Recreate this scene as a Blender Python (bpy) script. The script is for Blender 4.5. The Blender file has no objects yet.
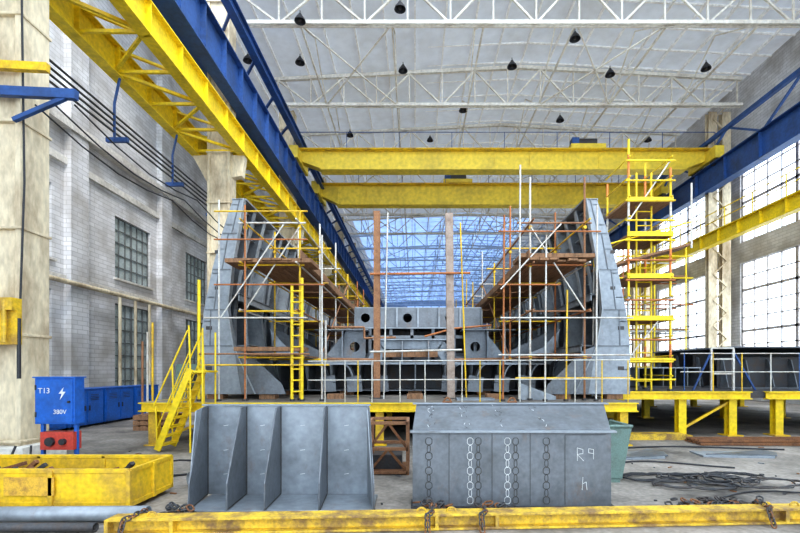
import bpy, math, random
from mathutils import Vector, Matrix
R=random.Random(7)
sc=bpy.context.scene
F=450.0; EYE=1.7
def sx(u,d): return (u-415)/F*d       # image pixel coordinates -> metres at distance d
def sz(v,d): return EYE+(370-v)/F*d

# ---------------------------------------------------------------- materials
MC={}
def mat(name,col,col2=None,rough=0.6,metal=0.0,scale=3.0,amt=0.5,fine=0.15,bump=0.0,emis=0.0,thr=(0.45,0.7),stretch=(1,1,1),rust=0.0):
    if name in MC: return MC[name]
    m=bpy.data.materials.new(name); m.use_nodes=True
    nt=m.node_tree; N=nt.nodes; L=nt.links
    b=N['Principled BSDF']
    b.inputs['Roughness'].default_value=rough; b.inputs['Metallic'].default_value=metal
    g=N.new('ShaderNodeNewGeometry'); mp=N.new('ShaderNodeMapping'); mp.inputs['Scale'].default_value=stretch
    L.new(g.outputs['Position'],mp.inputs['Vector'])
    n=N.new('ShaderNodeTexNoise'); n.inputs['Scale'].default_value=scale; n.inputs['Detail'].default_value=6
    n.inputs['Roughness'].default_value=0.65
    L.new(mp.outputs[0],n.inputs['Vector'])
    r=N.new('ShaderNodeMapRange'); r.inputs[1].default_value=thr[0]; r.inputs[2].default_value=thr[1]
    r.inputs[3].default_value=0; r.inputs[4].default_value=amt
    L.new(n.outputs['Fac'],r.inputs[0])
    mx=N.new('ShaderNodeMix'); mx.data_type='RGBA'
    mx.inputs[6].default_value=(*col,1)
    c2=col2 if col2 else tuple(c*0.5 for c in col)
    mx.inputs[7].default_value=(*c2,1)
    L.new(r.outputs[0],mx.inputs[0])
    out=mx.outputs[2]
    if rust:
        n3=N.new('ShaderNodeTexNoise'); n3.inputs['Scale'].default_value=2.6; n3.inputs['Detail'].default_value=9; n3.inputs['Roughness'].default_value=.75
        mp3=N.new('ShaderNodeMapping'); mp3.inputs['Location'].default_value=(5,3,9); mp3.inputs['Scale'].default_value=(1.2,1.2,.6)
        L.new(g.outputs['Position'],mp3.inputs['Vector']); L.new(mp3.outputs[0],n3.inputs['Vector'])
        r3=N.new('ShaderNodeMapRange'); r3.inputs[1].default_value=.56; r3.inputs[2].default_value=.70; r3.inputs[4].default_value=rust
        L.new(n3.outputs['Fac'],r3.inputs[0])
        m3=N.new('ShaderNodeMix'); m3.data_type='RGBA'; m3.inputs[7].default_value=(.20,.12,.075,1)
        L.new(r3.outputs[0],m3.inputs[0]); L.new(out,m3.inputs[6]); out=m3.outputs[2]
    n2=N.new('ShaderNodeTexNoise'); n2.inputs['Scale'].default_value=scale*9; n2.inputs['Detail'].default_value=3
    L.new(mp.outputs[0],n2.inputs['Vector'])
    r2=N.new('ShaderNodeMapRange'); r2.inputs[1].default_value=.3; r2.inputs[2].default_value=.7
    r2.inputs[3].default_value=1-fine; r2.inputs[4].default_value=1+fine
    L.new(n2.outputs['Fac'],r2.inputs[0])
    sca=N.new('ShaderNodeVectorMath'); sca.operation='SCALE'
    L.new(out,sca.inputs[0]); L.new(r2.outputs[0],sca.inputs['Scale'])
    L.new(sca.outputs[0],b.inputs['Base Color'])
    if bump:
        bp=N.new('ShaderNodeBump'); bp.inputs['Strength'].default_value=bump; bp.inputs['Distance'].default_value=0.02
        L.new(n2.outputs['Fac'],bp.inputs['Height']); L.new(bp.outputs[0],b.inputs['Normal'])
    if emis:
        L.new(sca.outputs[0],b.inputs['Emission Color']); b.inputs['Emission Strength'].default_value=emis
    MC[name]=m; return m
YEL=mat('yellow_paint',(0.80,0.52,0.02),(0.30,0.17,0.06),rough=.5,scale=2.2,amt=.9)
YELB=mat('yellow_paint_clean',(0.86,0.62,0.015),(0.46,0.30,0.03),rough=.45,scale=1.2,amt=.55)
YELW=mat('yellow_paint_worn',(0.70,0.46,0.04),(0.22,0.13,0.06),rough=.6,scale=4,amt=.95,fine=.2,thr=(.42,.62))
YELP=mat('crane_yellow',(0.84,0.62,0.06),(0.5,0.36,0.06),rough=.5,scale=.5,amt=.6)
BLUE=mat('blue_paint',(0.03,0.09,0.27),(0.025,0.045,0.10),rough=.5,scale=1.0,amt=.75)
BLUEC=mat('cabinet_blue',(0.012,0.12,0.48),(0.02,0.07,0.22),rough=.4,scale=2,amt=.5)
RED=mat('red_paint',(0.5,0.06,0.04),rough=.5)
STEEL=mat('primed_steel',(0.175,0.19,0.21),(0.095,0.10,0.105),rough=.42,metal=.3,scale=1.8,amt=.8,fine=.12,rust=.5)
STEEL2=mat('primed_steel_light',(0.30,0.33,0.365),(0.17,0.185,0.20),rough=.45,metal=.25,scale=1.2,amt=.8,fine=.12,rust=.4)
STEEL3=mat('hull_frame_grey',(0.34,0.37,0.40),(0.20,0.21,0.22),rough=.5,metal=.1,scale=1.2,amt=.8,fine=.12,rust=.35)
STEELD=mat('dark_steel',(0.07,0.07,0.075),(0.10,0.06,0.035),rough=.6,metal=.3,scale=4,amt=.6)
WELD=mat('weld_bead',(0.05,0.05,0.05),(0.13,0.10,0.07),rough=.5,scale=20)
CHALK=mat('chalk',(0.72,0.73,0.73),rough=.9,scale=30,amt=.5)
RUST=mat('rust',(0.24,0.11,0.05),(0.10,0.05,0.035),rough=.9,scale=6,amt=.8,fine=.25)
RUSTL=mat('rust_light',(0.33,0.17,0.09),(0.18,0.09,0.055),rough=.9,scale=5,amt=.8,fine=.2)
ORNG=mat('rusty_orange_tube',(0.46,0.17,0.06),(0.20,0.09,0.045),rough=.8,scale=5,amt=.8)
WOOD=mat('scaffold_wood',(0.30,0.165,0.09),(0.12,0.07,0.04),rough=.9,scale=3,amt=.9,fine=.3,stretch=(6,1,1))
GALV=mat('galvanised_tube',(0.62,0.61,0.57),(0.38,0.26,0.17),rough=.5,metal=.2,scale=3,amt=.7)
CREAM=mat('cream_paint',(0.70,0.60,0.43),(0.32,0.23,0.14),rough=.8,scale=1.4,amt=.95,stretch=(1,1,.4))
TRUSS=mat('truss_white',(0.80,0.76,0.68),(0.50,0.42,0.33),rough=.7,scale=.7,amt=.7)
TRUSS_HAZE=mat('truss_far_haze',(0.55,0.62,0.72),(0.40,0.46,0.56),rough=.7,scale=.7,amt=.7)  # blue tint stands in for haze on the distant steelwork
PURL=mat('purlin_grey_glow',(0.80,0.80,0.79),(0.56,0.52,0.46),rough=.7,scale=.7,amt=.5,emis=.10)  # faint glow added so the purlins look better lit
PANE=mat('old_glass',(0.46,0.52,0.52),(0.20,0.23,0.23),rough=.25,scale=1.3,amt=.85)
FRAMEG=mat('window_frame_grey',(0.16,0.17,0.17),rough=.7)
FRAMEW=mat('window_frame_light',(0.52,0.48,0.47),rough=.7)
BLACK=mat('black_metal',(0.03,0.03,0.035),rough=.5)
GREENB=mat('green_grey_paint',(0.16,0.24,0.21),(0.10,0.10,0.08),rough=.6,scale=5)
PLY=mat('plaster_trim',(0.66,0.63,0.58),(0.36,0.33,0.29),rough=.9,scale=1,amt=.8)
SKYP=mat('translucent_skylight',(0.40,0.60,0.95),(0.30,0.48,0.88),rough=.4,scale=.15,amt=.6,emis=.72)  # skylight sheets; their glow and blue haze tint are set in the material

def brickmat():
    m=bpy.data.materials.new('whitewashed_brick'); m.use_nodes=True; nt=m.node_tree;N=nt.nodes;L=nt.links
    b=N['Principled BSDF']; b.inputs['Roughness'].default_value=.9
    g=N.new('ShaderNodeNewGeometry'); s=N.new('ShaderNodeSeparateXYZ'); c=N.new('ShaderNodeCombineXYZ')
    L.new(g.outputs['Position'],s.inputs[0])
    ad=N.new('ShaderNodeMath'); ad.operation='ADD'; L.new(s.outputs[0],ad.inputs[0]); L.new(s.outputs[1],ad.inputs[1])
    L.new(ad.outputs[0],c.inputs[0]); L.new(s.outputs[2],c.inputs[1])
    br=N.new('ShaderNodeTexBrick'); br.inputs['Scale'].default_value=1; br.inputs['Brick Width'].default_value=.5; br.inputs['Row Height'].default_value=.17
    br.inputs['Mortar Size'].default_value=.012
    br.inputs['Color1'].default_value=(.72,.71,.72,1); br.inputs['Color2'].default_value=(.60,.59,.60,1); br.inputs['Mortar'].default_value=(.46,.45,.45,1)
    L.new(c.outputs[0],br.inputs['Vector'])
    n=N.new('ShaderNodeTexNoise'); n.inputs['Scale'].default_value=.7; n.inputs['Detail'].default_value=7
    L.new(g.outputs['Position'],n.inputs['Vector'])
    r=N.new('ShaderNodeMapRange'); r.inputs[1].default_value=.43; r.inputs[2].default_value=.70; r.inputs[4].default_value=.8
    L.new(n.outputs['Fac'],r.inputs[0])
    mx=N.new('ShaderNodeMix'); mx.data_type='RGBA'; mx.inputs[7].default_value=(.32,.29,.26,1)
    L.new(r.outputs[0],mx.inputs[0]); L.new(br.outputs['Color'],mx.inputs[6]); L.new(mx.outputs[2],b.inputs['Base Color'])
    bp=N.new('ShaderNodeBump'); bp.inputs['Strength'].default_value=.3; bp.inputs['Distance'].default_value=.02
    L.new(br.outputs['Fac'],bp.inputs['Height']); bp.invert=True; L.new(bp.outputs[0],b.inputs['Normal'])
    return m
BRICK=brickmat()
def floormat():
    m=bpy.data.materials.new('dusty_concrete'); m.use_nodes=True; nt=m.node_tree;N=nt.nodes;L=nt.links
    b=N['Principled BSDF']; b.inputs['Roughness'].default_value=.75
    g=N.new('ShaderNodeNewGeometry')
    n=N.new('ShaderNodeTexNoise'); n.inputs['Scale'].default_value=.6; n.inputs['Detail'].default_value=9; n.inputs['Roughness'].default_value=.68
    L.new(g.outputs['Position'],n.inputs['Vector'])
    cr=N.new('ShaderNodeValToRGB'); e=cr.color_ramp.elements
    e[0].position=.34; e[0].color=(.09,.08,.07,1); e[1].position=.68; e[1].color=(.42,.37,.33,1)
    k=e.new(.5); k.color=(.26,.23,.20,1)
    L.new(n.outputs['Fac'],cr.inputs[0])
    v=N.new('ShaderNodeTexNoise'); v.inputs['Scale'].default_value=14; v.inputs['Detail'].default_value=5
    L.new(g.outputs['Position'],v.inputs['Vector'])
    r=N.new('ShaderNodeMapRange'); r.inputs[1].default_value=.3; r.inputs[2].default_value=.7; r.inputs[3].default_value=.75; r.inputs[4].default_value=1.2
    L.new(v.outputs['Fac'],r.inputs[0])
    s=N.new('ShaderNodeVectorMath'); s.operation='SCALE'; L.new(cr.outputs[0],s.inputs[0]); L.new(r.outputs[0],s.inputs['Scale'])
    L.new(s.outputs[0],b.inputs['Base Color'])
    bp=N.new('ShaderNodeBump'); bp.inputs['Strength'].default_value=.3; bp.inputs['Distance'].default_value=.02
    L.new(v.outputs['Fac'],bp.inputs['Height']); L.new(bp.outputs[0],b.inputs['Normal'])
    return m
FLOOR=floormat()
CEIL=mat('roof_sheeting_glow',(0.58,0.62,0.68),(0.44,0.45,0.46),rough=.8,scale=.25,amt=.6,fine=.05,emis=.26)  # opaque sheets given a weak glow to brighten the ceiling

# ---------------------------------------------------------------- builder
class B:
    def __init__(s,name): s.name=name; s.v=[]; s.f=[]; s.m=[]; s.sm=[]; s.mats=[]
    def mi(s,m):
        if m not in s.mats: s.mats.append(m)
        return s.mats.index(m)
    def add(s,vs,fs,m,smooth=False):
        o=len(s.v); s.v+= [tuple(v) for v in vs]; k=s.mi(m)
        for f in fs: s.f.append([i+o for i in f]); s.m.append(k); s.sm.append(smooth)
    HF=[(0,3,2,1),(4,5,6,7),(0,1,5,4),(1,2,6,5),(2,3,7,6),(3,0,4,7)]
    def box(s,x0,x1,y0,y1,z0,z1,m):
        s.add([(x0,y0,z0),(x1,y0,z0),(x1,y1,z0),(x0,y1,z0),(x0,y0,z1),(x1,y0,z1),(x1,y1,z1),(x0,y1,z1)],B.HF,m)
    def frame(s,p,q):
        p=Vector(p);q=Vector(q); d=(q-p).normalized()
        up=Vector((0,0,1)) if abs(d.z)<.95 else Vector((0,1,0))
        r=d.cross(up).normalized(); u=r.cross(d).normalized()
        return p,q,d,r,u
    def beam(s,p,q,w,h,m,off=(0,0)):
        p,q,d,r,u=s.frame(p,q); vs=[]
        for c in (p,q):
            c=c+r*off[0]+u*off[1]
            vs+=[c-r*w/2-u*h/2,c+r*w/2-u*h/2,c+r*w/2+u*h/2,c-r*w/2+u*h/2]
        s.add(vs,[(0,1,2,3),(7,6,5,4),(0,4,5,1),(1,5,6,2),(2,6,7,3),(3,7,4,0)],m)
    def ibeam(s,p,q,w,h,t,m):
        s.beam(p,q,w,t,m,(0,h/2-t/2)); s.beam(p,q,w,t,m,(0,-h/2+t/2)); s.beam(p,q,t,h-2*t,m)
    def tube(s,p,q,r_,m,n=8):
        p,q,d,r,u=s.frame(p,q); vs=[]
        for c in (p,q):
            for i in range(n):
                a=2*math.pi*i/n; vs.append(c+r*math.cos(a)*r_+u*math.sin(a)*r_)
        fs=[(i,(i+1)%n,n+(i+1)%n,n+i) for i in range(n)]
        s.add(vs,fs,m,True); s.add(vs,[tuple(range(n))[::-1],tuple(range(n,2*n))],m)
    def pipe(s,p,q,r_,m,n=16,t=.012):   # hollow pipe
        p,q,d,r,u=s.frame(p,q); vs=[]
        for c in (p,q):
            for rr in (r_,r_-t):
                for i in range(n):
                    a=2*math.pi*i/n; vs.append(c+r*math.cos(a)*rr+u*math.sin(a)*rr)
        fs=[]
        for i in range(n):
            j=(i+1)%n
            fs+=[(i,j,2*n+j,2*n+i),(n+j,n+i,3*n+i,3*n+j),(j,i,n+i,n+j),(2*n+i,2*n+j,3*n+j,3*n+i)]
        s.add(vs,fs,m,True)
    def prism(s,pts,vec,m):
        n=len(pts); v=Vector(vec); vs=[Vector(p) for p in pts]+[Vector(p)+v for p in pts]
        fs=[tuple(range(n))[::-1],tuple(range(n,2*n))]+[(i,(i+1)%n,n+(i+1)%n,n+i) for i in range(n)]
        s.add(vs,fs,m)
    def path(s,pts,r_,m,n=6):
        for a,b in zip(pts[:-1],pts[1:]): s.tube(a,b,r_,m,n)
    def holeplate(s,o,ux,uz,w,h,r,t,m,n=24):  # plate w x h with round hole; o=centre
        o=Vector(o);ux=Vector(ux);uz=Vector(uz);nn=ux.cross(uz).normalized()*t
        vs=[]
        for k in (0,1):
            for i in range(n):
                a=2*math.pi*i/n; c,si=math.cos(a),math.sin(a)
                vs.append(o+ux*c*r+uz*si*r+nn*k)
            for i in range(n):
                a=2*math.pi*i/n; c,si=math.cos(a),math.sin(a)
                q=1/max(abs(c)/(w/2),abs(si)/(h/2),1e-6)
                vs.append(o+ux*c*q+uz*si*q+nn*k)
        fs=[]
        for i in range(n):
            j=(i+1)%n
            fs+=[(i,j,n+j,n+i),(2*n+j,2*n+i,3*n+i,3*n+j),(j,i,2*n+i,2*n+j),(n+i,n+j,3*n+j,3*n+i)]
        s.add(vs,fs,m)
    def link(s,c,rot,L_,W_,r_,m):
        M=rot; c=Vector(c); pts=[]
        for i in range(12):
            a=2*math.pi*i/12
            x=math.cos(a)*W_/2; z=math.sin(a)*W_/2+(L_/2-W_/2)*(1 if math.sin(a)>0 else -1)
            pts.append((Vector((x,0,z)),Vector((math.cos(a),0,math.sin(a)))))
        vs=[];K=6
        for p,nrm in pts:
            for k in range(K):
                b=2*math.pi*k/K
                vs.append(c+M@(p+nrm*math.cos(b)*r_+Vector((0,1,0))*math.sin(b)*r_))
        fs=[]
        for i in range(12):
            j=(i+1)%12
            for k in range(K):
                l=(k+1)%K; fs.append((i*K+k,j*K+k,j*K+l,i*K+l))
        s.add(vs,fs,m,True)
    def done(s,bevel=0,parent=None):
        me=bpy.data.meshes.new(s.name); me.from_pydata(s.v,[],s.f); 
        for m in s.mats: me.materials.append(m)
        me.polygons.foreach_set('material_index',s.m); me.polygons.foreach_set('use_smooth',s.sm); me.update()
        xs=[v[0] for v in s.v];ys=[v[1] for v in s.v];zs=[v[2] for v in s.v]
        c=Vector(((min(xs)+max(xs))/2,(min(ys)+max(ys))/2,min(zs)))
        me.transform(Matrix.Translation(-c))
        ob=bpy.data.objects.new(s.name,me); ob.location=c; sc.collection.objects.link(ob)
        if bevel:
            bv=ob.modifiers.new('bevel','BEVEL'); bv.width=bevel; bv.segments=2; bv.limit_method='ANGLE'
        if parent:
            ob.parent=parent; ob.matrix_parent_inverse=Matrix.Translation(-parent.location)
        return ob

YN,YF=-12.0,112.0
XL,XR=-13.0,19.0
CH=EYE+15.0   # truss bottom chord
RT=EYE+16.8   # roof at eaves
# ---------------------------------------------------------------- shell
b=B('floor'); b.box(XL-.3,XR+.3,YN,YF+.3,-.2,0,FLOOR); b.done()

def wall_x(name,x0,x1,y0,y1,z0,z1,rows,cols,m):
    b=B(name)
    zc=z0
    for (a,c) in rows:
        b.box(x0,x1,y0,y1,zc,a,m)
        yc=y0
        for (p,q) in cols:
            b.box(x0,x1,yc,p,a,c,m); yc=q
        b.box(x0,x1,yc,y1,a,c,m); zc=c
    b.box(x0,x1,y0,y1,zc,z1,m); return b
lrows=[(.65,4.6),(5.7,8.4)]
lcols=[(s,s+2.6) for s in [1.5+6*i for i in range(18)]]
b=wall_x('wall_left',XL-.3,XL,YN,YF,0,RT,lrows,lcols,BRICK)
for i in range(19):
    y=-.9+6*i
    b.box(XL,XL+.28,y-.45,y+.45,0,RT-2,BRICK)
b.done()
b=B('trim_left')
b.box(XL,XL+.14,YN,YF,9.3,9.55,PLY); b.box(XL,XL+.1,YN,YF,5.0,5.2,PLY); b.box(XL,XL+.35,YN,YF,10.6,10.9,PLY)
b.done()
k=1
for (p,q) in lcols:
    for (a,c) in lrows:
        if q>112: continue
        b=B('window_%d'%k); k+=1
        x=XL-.16
        b.box(x-.01,x,p,q,a,c,PANE)
        b.box(XL-.1,XL+.12,p-.1,q+.1,a-.08,a,PLY)
        nc=6; nr=int((c-a)/.5)
        for i in range(nc+1):
            yy=p+(q-p)*i/nc; w=.05 if i%3==0 else .022
            b.box(x,x+.05,yy-w,yy+w,a,c,FRAMEG)
        for i in range(nr+1):
            zz=a+(c-a)*i/nr; b.box(x,x+.045,p,q,zz-.022,zz+.022,FRAMEG)
        b.done()
rrows=[(1.6,EYE+6.2),(EYE+7.4,EYE+12.0)]
rcols=[(s,s+7.6) for s in [0.7+9*i for i in range(12)]]
b=wall_x('wall_right',XR,XR+.3,YN,YF,0,RT,rrows,rcols,BRICK); b.done()
for (p,q) in rcols:
    for (a,c) in rrows:
        b=B('window_%d'%k); k+=1
        nc=8; nr=int((c-a)/.75)
        for i in range(nc+1):
            yy=p+(q-p)*i/nc; w=.09 if i%4==0 else .03
            b.box(XR+.1,XR+.18,yy-w,yy+w,a,c,FRAMEW)
        for i in range(nr+1):
            zz=a+(c-a)*i/nr; w=.07 if i%3==0 else .03; b.box(XR+.1,XR+.17,p,q,zz-w,zz+w,FRAMEW)
        b.done()
b=B('wall_far'); b.box(XL,XR,YF,YF+.3,0,RT+3,mat('far_wall',(.38,.46,.58),(.26,.33,.45),scale=.4)); 
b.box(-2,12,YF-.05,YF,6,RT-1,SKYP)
for i in range(8): b.box(-2+i*2-.1,-2+i*2+.1,YF-.12,YF-.05,6,RT-1,BLUE)
b.done()
# roof: shallow gable, unseen gap added for daylight above y 1..17 and another added over the near left aisle
XC=6.0; RI=RT+.7
def roofz(x): return RT+(RI-RT)*(1-abs(x-XC)/13.0 if abs(x-XC)<13 else 0)
b=B('ceiling')
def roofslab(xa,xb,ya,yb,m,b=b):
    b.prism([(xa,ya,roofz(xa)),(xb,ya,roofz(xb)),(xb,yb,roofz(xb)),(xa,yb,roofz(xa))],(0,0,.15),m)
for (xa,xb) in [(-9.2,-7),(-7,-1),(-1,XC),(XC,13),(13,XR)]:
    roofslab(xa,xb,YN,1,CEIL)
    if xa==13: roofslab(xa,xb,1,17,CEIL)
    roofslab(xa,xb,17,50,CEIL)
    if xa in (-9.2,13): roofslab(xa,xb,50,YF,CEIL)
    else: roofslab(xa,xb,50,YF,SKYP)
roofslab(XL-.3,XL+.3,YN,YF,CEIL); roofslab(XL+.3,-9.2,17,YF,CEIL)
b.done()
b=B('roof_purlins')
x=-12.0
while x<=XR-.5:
    b.beam((x,17,roofz(x)-.08),(x,52,roofz(x)-.08),.08,.14,PURL); b.beam((x,52,roofz(x)-.08),(x,YF,roofz(x)-.08),.08,.14,TRUSS_HAZE); x+=1.5
y=18.0
while y<YF-2:
    for (xa,xb) in [(XL,XC),(XC,XR)]:
        b.beam((xa,y,roofz(xa)-.05),(xb,y,roofz(xb)-.05),.07,.08,PURL if y<52 else TRUSS_HAZE)
    y+=1.5
b.done()
# ---------------------------------------------------------------- roof trusses
ty=[7.5,13.5]+[19.5+6*i for i in range(15)]
xs=[-7.75+i*26/14 for i in range(15)]
for n,y in enumerate(ty):
    b=B('roof_truss'); T=TRUSS if y<50 else TRUSS_HAZE
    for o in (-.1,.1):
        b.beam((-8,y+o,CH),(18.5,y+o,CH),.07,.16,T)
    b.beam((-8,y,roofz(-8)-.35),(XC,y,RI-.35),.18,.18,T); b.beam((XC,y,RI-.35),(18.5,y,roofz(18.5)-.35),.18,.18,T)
    for i,x in enumerate(xs):
        b.beam((x,y,CH),(x,y,roofz(x)-.4),.07,.07,T)
        if i<14:
            x2=xs[i+1]
            if i%2==0: b.beam((x,y,roofz(x)-.4),(x2,y,CH),.08,.08,T)
            else: b.beam((x,y,CH),(x2,y,roofz(x2)-.4),.08,.08,T)
    b.done()
b=B('roof_bracing')
for i in range(2,len(ty)-1):
    y0,y1=ty[i],ty[i+1]; T=TRUSS if y0<50 else TRUSS_HAZE
    for x in (-5,-1,3,7,11,15):
        b.beam((x,y0,CH+.05),(x,y1,CH+.05),.07,.1,T)
    if i%2==0:
        for x in (-5,7):
            b.beam((x,y0,CH),(x+4,y1,CH),.06,.06,T); b.beam((x+4,y0,CH),(x,y1,CH),.06,.06,T)
    ym=(y0+y1)/2
    for x in (-5,-1,3,7,11,15):
        b.beam((x,y0,CH),(x,ym,roofz(x)-.3),.06,.06,T); b.beam((x,ym,roofz(x)-.3),(x,y1,CH),.06,.06,T)
b.done()
# pendant lamps
for (u,v,d) in [(300,62,22.5),(403,70,23),(463,110,26),(512,66,22),(610,74,22.5),(400,8,18.5),(706,68,22.5),(575,38,20),(648,140,30),(350,135,30),(300,20,19),(560,120,27),(430,140,33),(520,150,36),(610,160,38),(248,60,22)]:
    b=B('pendant_lamp'); x=sx(u,d); z=sz(v,d)
    b.tube((x,d,z+.25),(x,d,max(CH,z+.4)),.02,BLACK,6)
    n=14
    pf=[(.05,.28),(.09,.2),(.2,.05),(.24,-.06)]
    vs=[];
    for r_,h in pf:
        for i in range(n):
            a=2*math.pi*i/n; vs.append((x+math.cos(a)*r_,d+math.sin(a)*r_,z+h))
    fs=[(j*n+i,j*n+(i+1)%n,(j+1)*n+(i+1)%n,(j+1)*n+i) for j in range(3) for i in range(n)]
    b.add(vs,fs,BLACK,True); b.tube((x,d,z-.06),(x,d,z+.1),.06,STEELD,10)
    b.done()

# ---------------------------------------------------------------- columns
cys=[8.3+9*i for i in range(12)]
for y in cys:
    b=B('hall_column')
    xa,xb=-7.85,-7.0
    b.box(xa,xa+.1,y-.32,y+.32,0,CH,CREAM); b.box(xb-.1,xb,y-.32,y+.32,0,CH,CREAM)
    b.box(xa+.1,xb-.1,y-.26,y-.2,0,CH,CREAM); b.box(xa+.1,xb-.1,y+.2,y+.26,0,CH,CREAM)
    for j in range(9):
        z=.4+j*1.9; b.box(xa-.03,xb+.03,y-.35,y+.35,z,z+.05,CREAM)
    b.box(xa-.2,xb+.2,y-.5,y+.5,0,.35,PLY)
    b.prism([(xa-.1,y-.15,EYE+7.2),(-6.6,y-.15,EYE+7.4),(-6.5,y-.15,EYE+8.2),(-8.5,y-.15,EYE+8.2)],(0,.3,0),CREAM)
    b.done(.012)
for y in cys:
    b=B('hall_column')
    for xx in (17.3,18.1):
        b.ibeam((xx,y,0),(xx,y,CH),.5,.34,.04,CREAM)
    for j in range(22):
        z=.5+j*.75
        b.beam((17.3,y-.2,z),(18.1,y-.2,z+.75),.08,.05,CREAM) if j%2 else b.beam((18.1,y-.2,z),(17.3,y-.2,z+.75),.08,.05,CREAM)
    b.box(16.9,18.5,y-.5,y+.5,0,.5,PLY)
    b.done()
b=B('cable_bracket')
b.box(-7.9,-6.9,7.8,7.9,sz(345,8),sz(300,8),YEL); b.box(-7.9,-6.9,7.70,7.8,sz(312,8),sz(300,8),YEL)
for x in (-7.7,-7.4,-7.05): b.tube((x,7.72,sz(342,7.8)),(x,7.72,sz(300,7.8)),.035,YEL)
b.tube((-6.9,7.84,2.6),(-6.9,7.84,1.55),.03,BLACK)
b.path([(-6.93,7.9,2.9),(-6.9,7.95,5),(-6.95,7.95,8.5)],.018,BLACK,6)
b.done()
b=B('cable_bracket')
b.beam((-8.4,7.85,sz(88,7.85)),(-5.9,7.85,sz(95,7.85)),.1,.16,BLUE); b.beam((-7.0,7.85,sz(120,7.85)),(-6.1,7.85,sz(98,7.85)),.07,.07,BLUE)
b.beam((-8.4,7.85,sz(62,7.85)),(-6.4,7.85,sz(68,7.85)),.1,.14,YEL)
for x in (-6.0,-6.35,-6.7):
    b.path([(x-.05,8.0+9*j/8,sz(93,7.85)-.12-.25*math.sin(math.pi*(j%4)/4)) for j in range(9)],.016,BLACK,6)
b.done()

# ---------------------------------------------------------------- runway girders
def girder_lattice(b,xa,xb,z,h,y0,y1,m,step=2.2):
    for x in (xa,xb):
        b.ibeam((x,y0,z),(x,y1,z),.34,h,.04,m)
        y=y0
        while y<y1: b.box(x-.15,x+.15,y,y+.03,z-h/2,z+h/2,m); y+=step
    y=y0;i=0
    while y<y1-step:
        b.beam((xa,y,z-h/2+.1),(xb,y,z-h/2+.1),.08,.08,m)
        if i%2: b.beam((xa,y,z-h/2+.1),(xb,y+step,z-h/2+.1),.08,.08,m)
        else: b.beam((xb,y,z-h/2+.1),(xa,y+step,z-h/2+.1),.08,.08,m)
        b.beam((xa,y,z+h/2-.1),(xb,y+step,z+h/2-.1),.07,.07,m)
        y+=step;i+=1
b=B('crane_runway_girder')
girder_lattice(b,-8.35,-6.6,EYE+8.6,.85,-4,90,YELB,1.5)
b.beam((-6.6,-4,EYE+9.1),(-6.6,90,EYE+9.1),.08,.14,STEELD)
b.done()
b=B('crane_runway_girder')
b.ibeam((-6.7,-4,EYE+10.7),(-6.7,105,EYE+10.7),.45,1.5,.05,BLUE)
y=-4
while y<105: b.box(-6.88,-6.5,y,y+.04,EYE+10,EYE+11.4,BLUE); y+=1.5
b.beam((-6.7,-4,EYE+11.5),(-6.7,105,EYE+11.5),.09,.12,STEELD)
b.box(-8.3,-7.15,-4,105,EYE+11.3,EYE+11.36,BLUE)
b.beam((-8.3,-4,EYE+12.4),(-8.3,105,EYE+12.4),.06,.06,BLUE); b.beam((-8.3,-4,EYE+11.9),(-8.3,105,EYE+11.9),.05,.05,BLUE)
y=-4
while y<105: b.beam((-8.3,y,EYE+11.3),(-8.3,y,EYE+12.4),.06,.06,BLUE); y+=2
b.ibeam((-6.5,-4,EYE+12.9),(-6.5,105,EYE+12.9),.3,.5,.05,BLUE)
y=-4
while y<103:
    b.beam((-6.5,y,EYE+12.9),(-8.3,y+2.5,EYE+12.9),.1,.1,BLUE); y+=2.5
b.done()
b=B('crane_runway_girder')
b.ibeam((17,2,EYE+11),(17,105,EYE+11),.5,1.4,.05,BLUE)
b.beam((17,2,EYE+11.76),(17,105,EYE+11.76),.09,.12,STEELD)
b.ibeam((18.4,2,EYE+11.9),(18.4,105,EYE+11.9),.3,.5,.05,BLUE)
y=2;i=0
while y<103:
    b.box(16.8,17.2,y,y+.04,EYE+10.3,EYE+11.7,BLUE)
    b.beam((17,y,EYE+11.6),(18.4,y+2.5,EYE+11.6),.12,.1,BLUE); 
    if i%2==0: b.beam((17,y,EYE+11.7),(17,y+2.5,EYE+13.2),.1,.1,BLUE)
    else: b.beam((17,y,EYE+13.2),(17,y+2.5,EYE+11.7),.1,.1,BLUE)
    y+=2.5;i+=1
b.beam((17,2,EYE+13.2),(17,105,EYE+13.2),.2,.2,BLUE)
b.done()
b=B('crane_runway_girder')
b.ibeam((16.6,2,EYE+7.3),(16.6,105,EYE+7.3),.4,.75,.05,YELB)
y=2
while y<105: b.box(16.45,16.75,y,y+.04,EYE+6.95,EYE+7.65,YELB); y+=1.5
b.box(16.8,17.1,2,105,EYE+7.65,EYE+7.7,YEL)
for zz in (8.2,8.7): b.beam((16.5,2,EYE+zz),(16.5,105,EYE+zz),.04,.04,YELB)
y=2
while y<105: b.beam((16.5,y,EYE+7.6),(16.5,y,EYE+8.7),.04,.04,YELB); y+=2
b.done()
b=B('conductor_rails')
for j in range(4):
    b.beam((-8.35,-2,EYE+6.6+j*.16),(-8.35,70,EYE+6.6+j*.16),.04,.04,BLACK)
y=0.5
while y<70:
    b.beam((-8.35,y,EYE+6.4),(-8.35,y,EYE+7.4),.05,.05,BLUE); b.beam((-8.35,y,EYE+7.4),(-8.2,y,EYE+8.1),.05,.05,BLUE); 
    b.box(-8.6,-8.0,y,y+.1,EYE+6.35,EYE+6.47,BLUE); y+=3
b.done()

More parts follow.
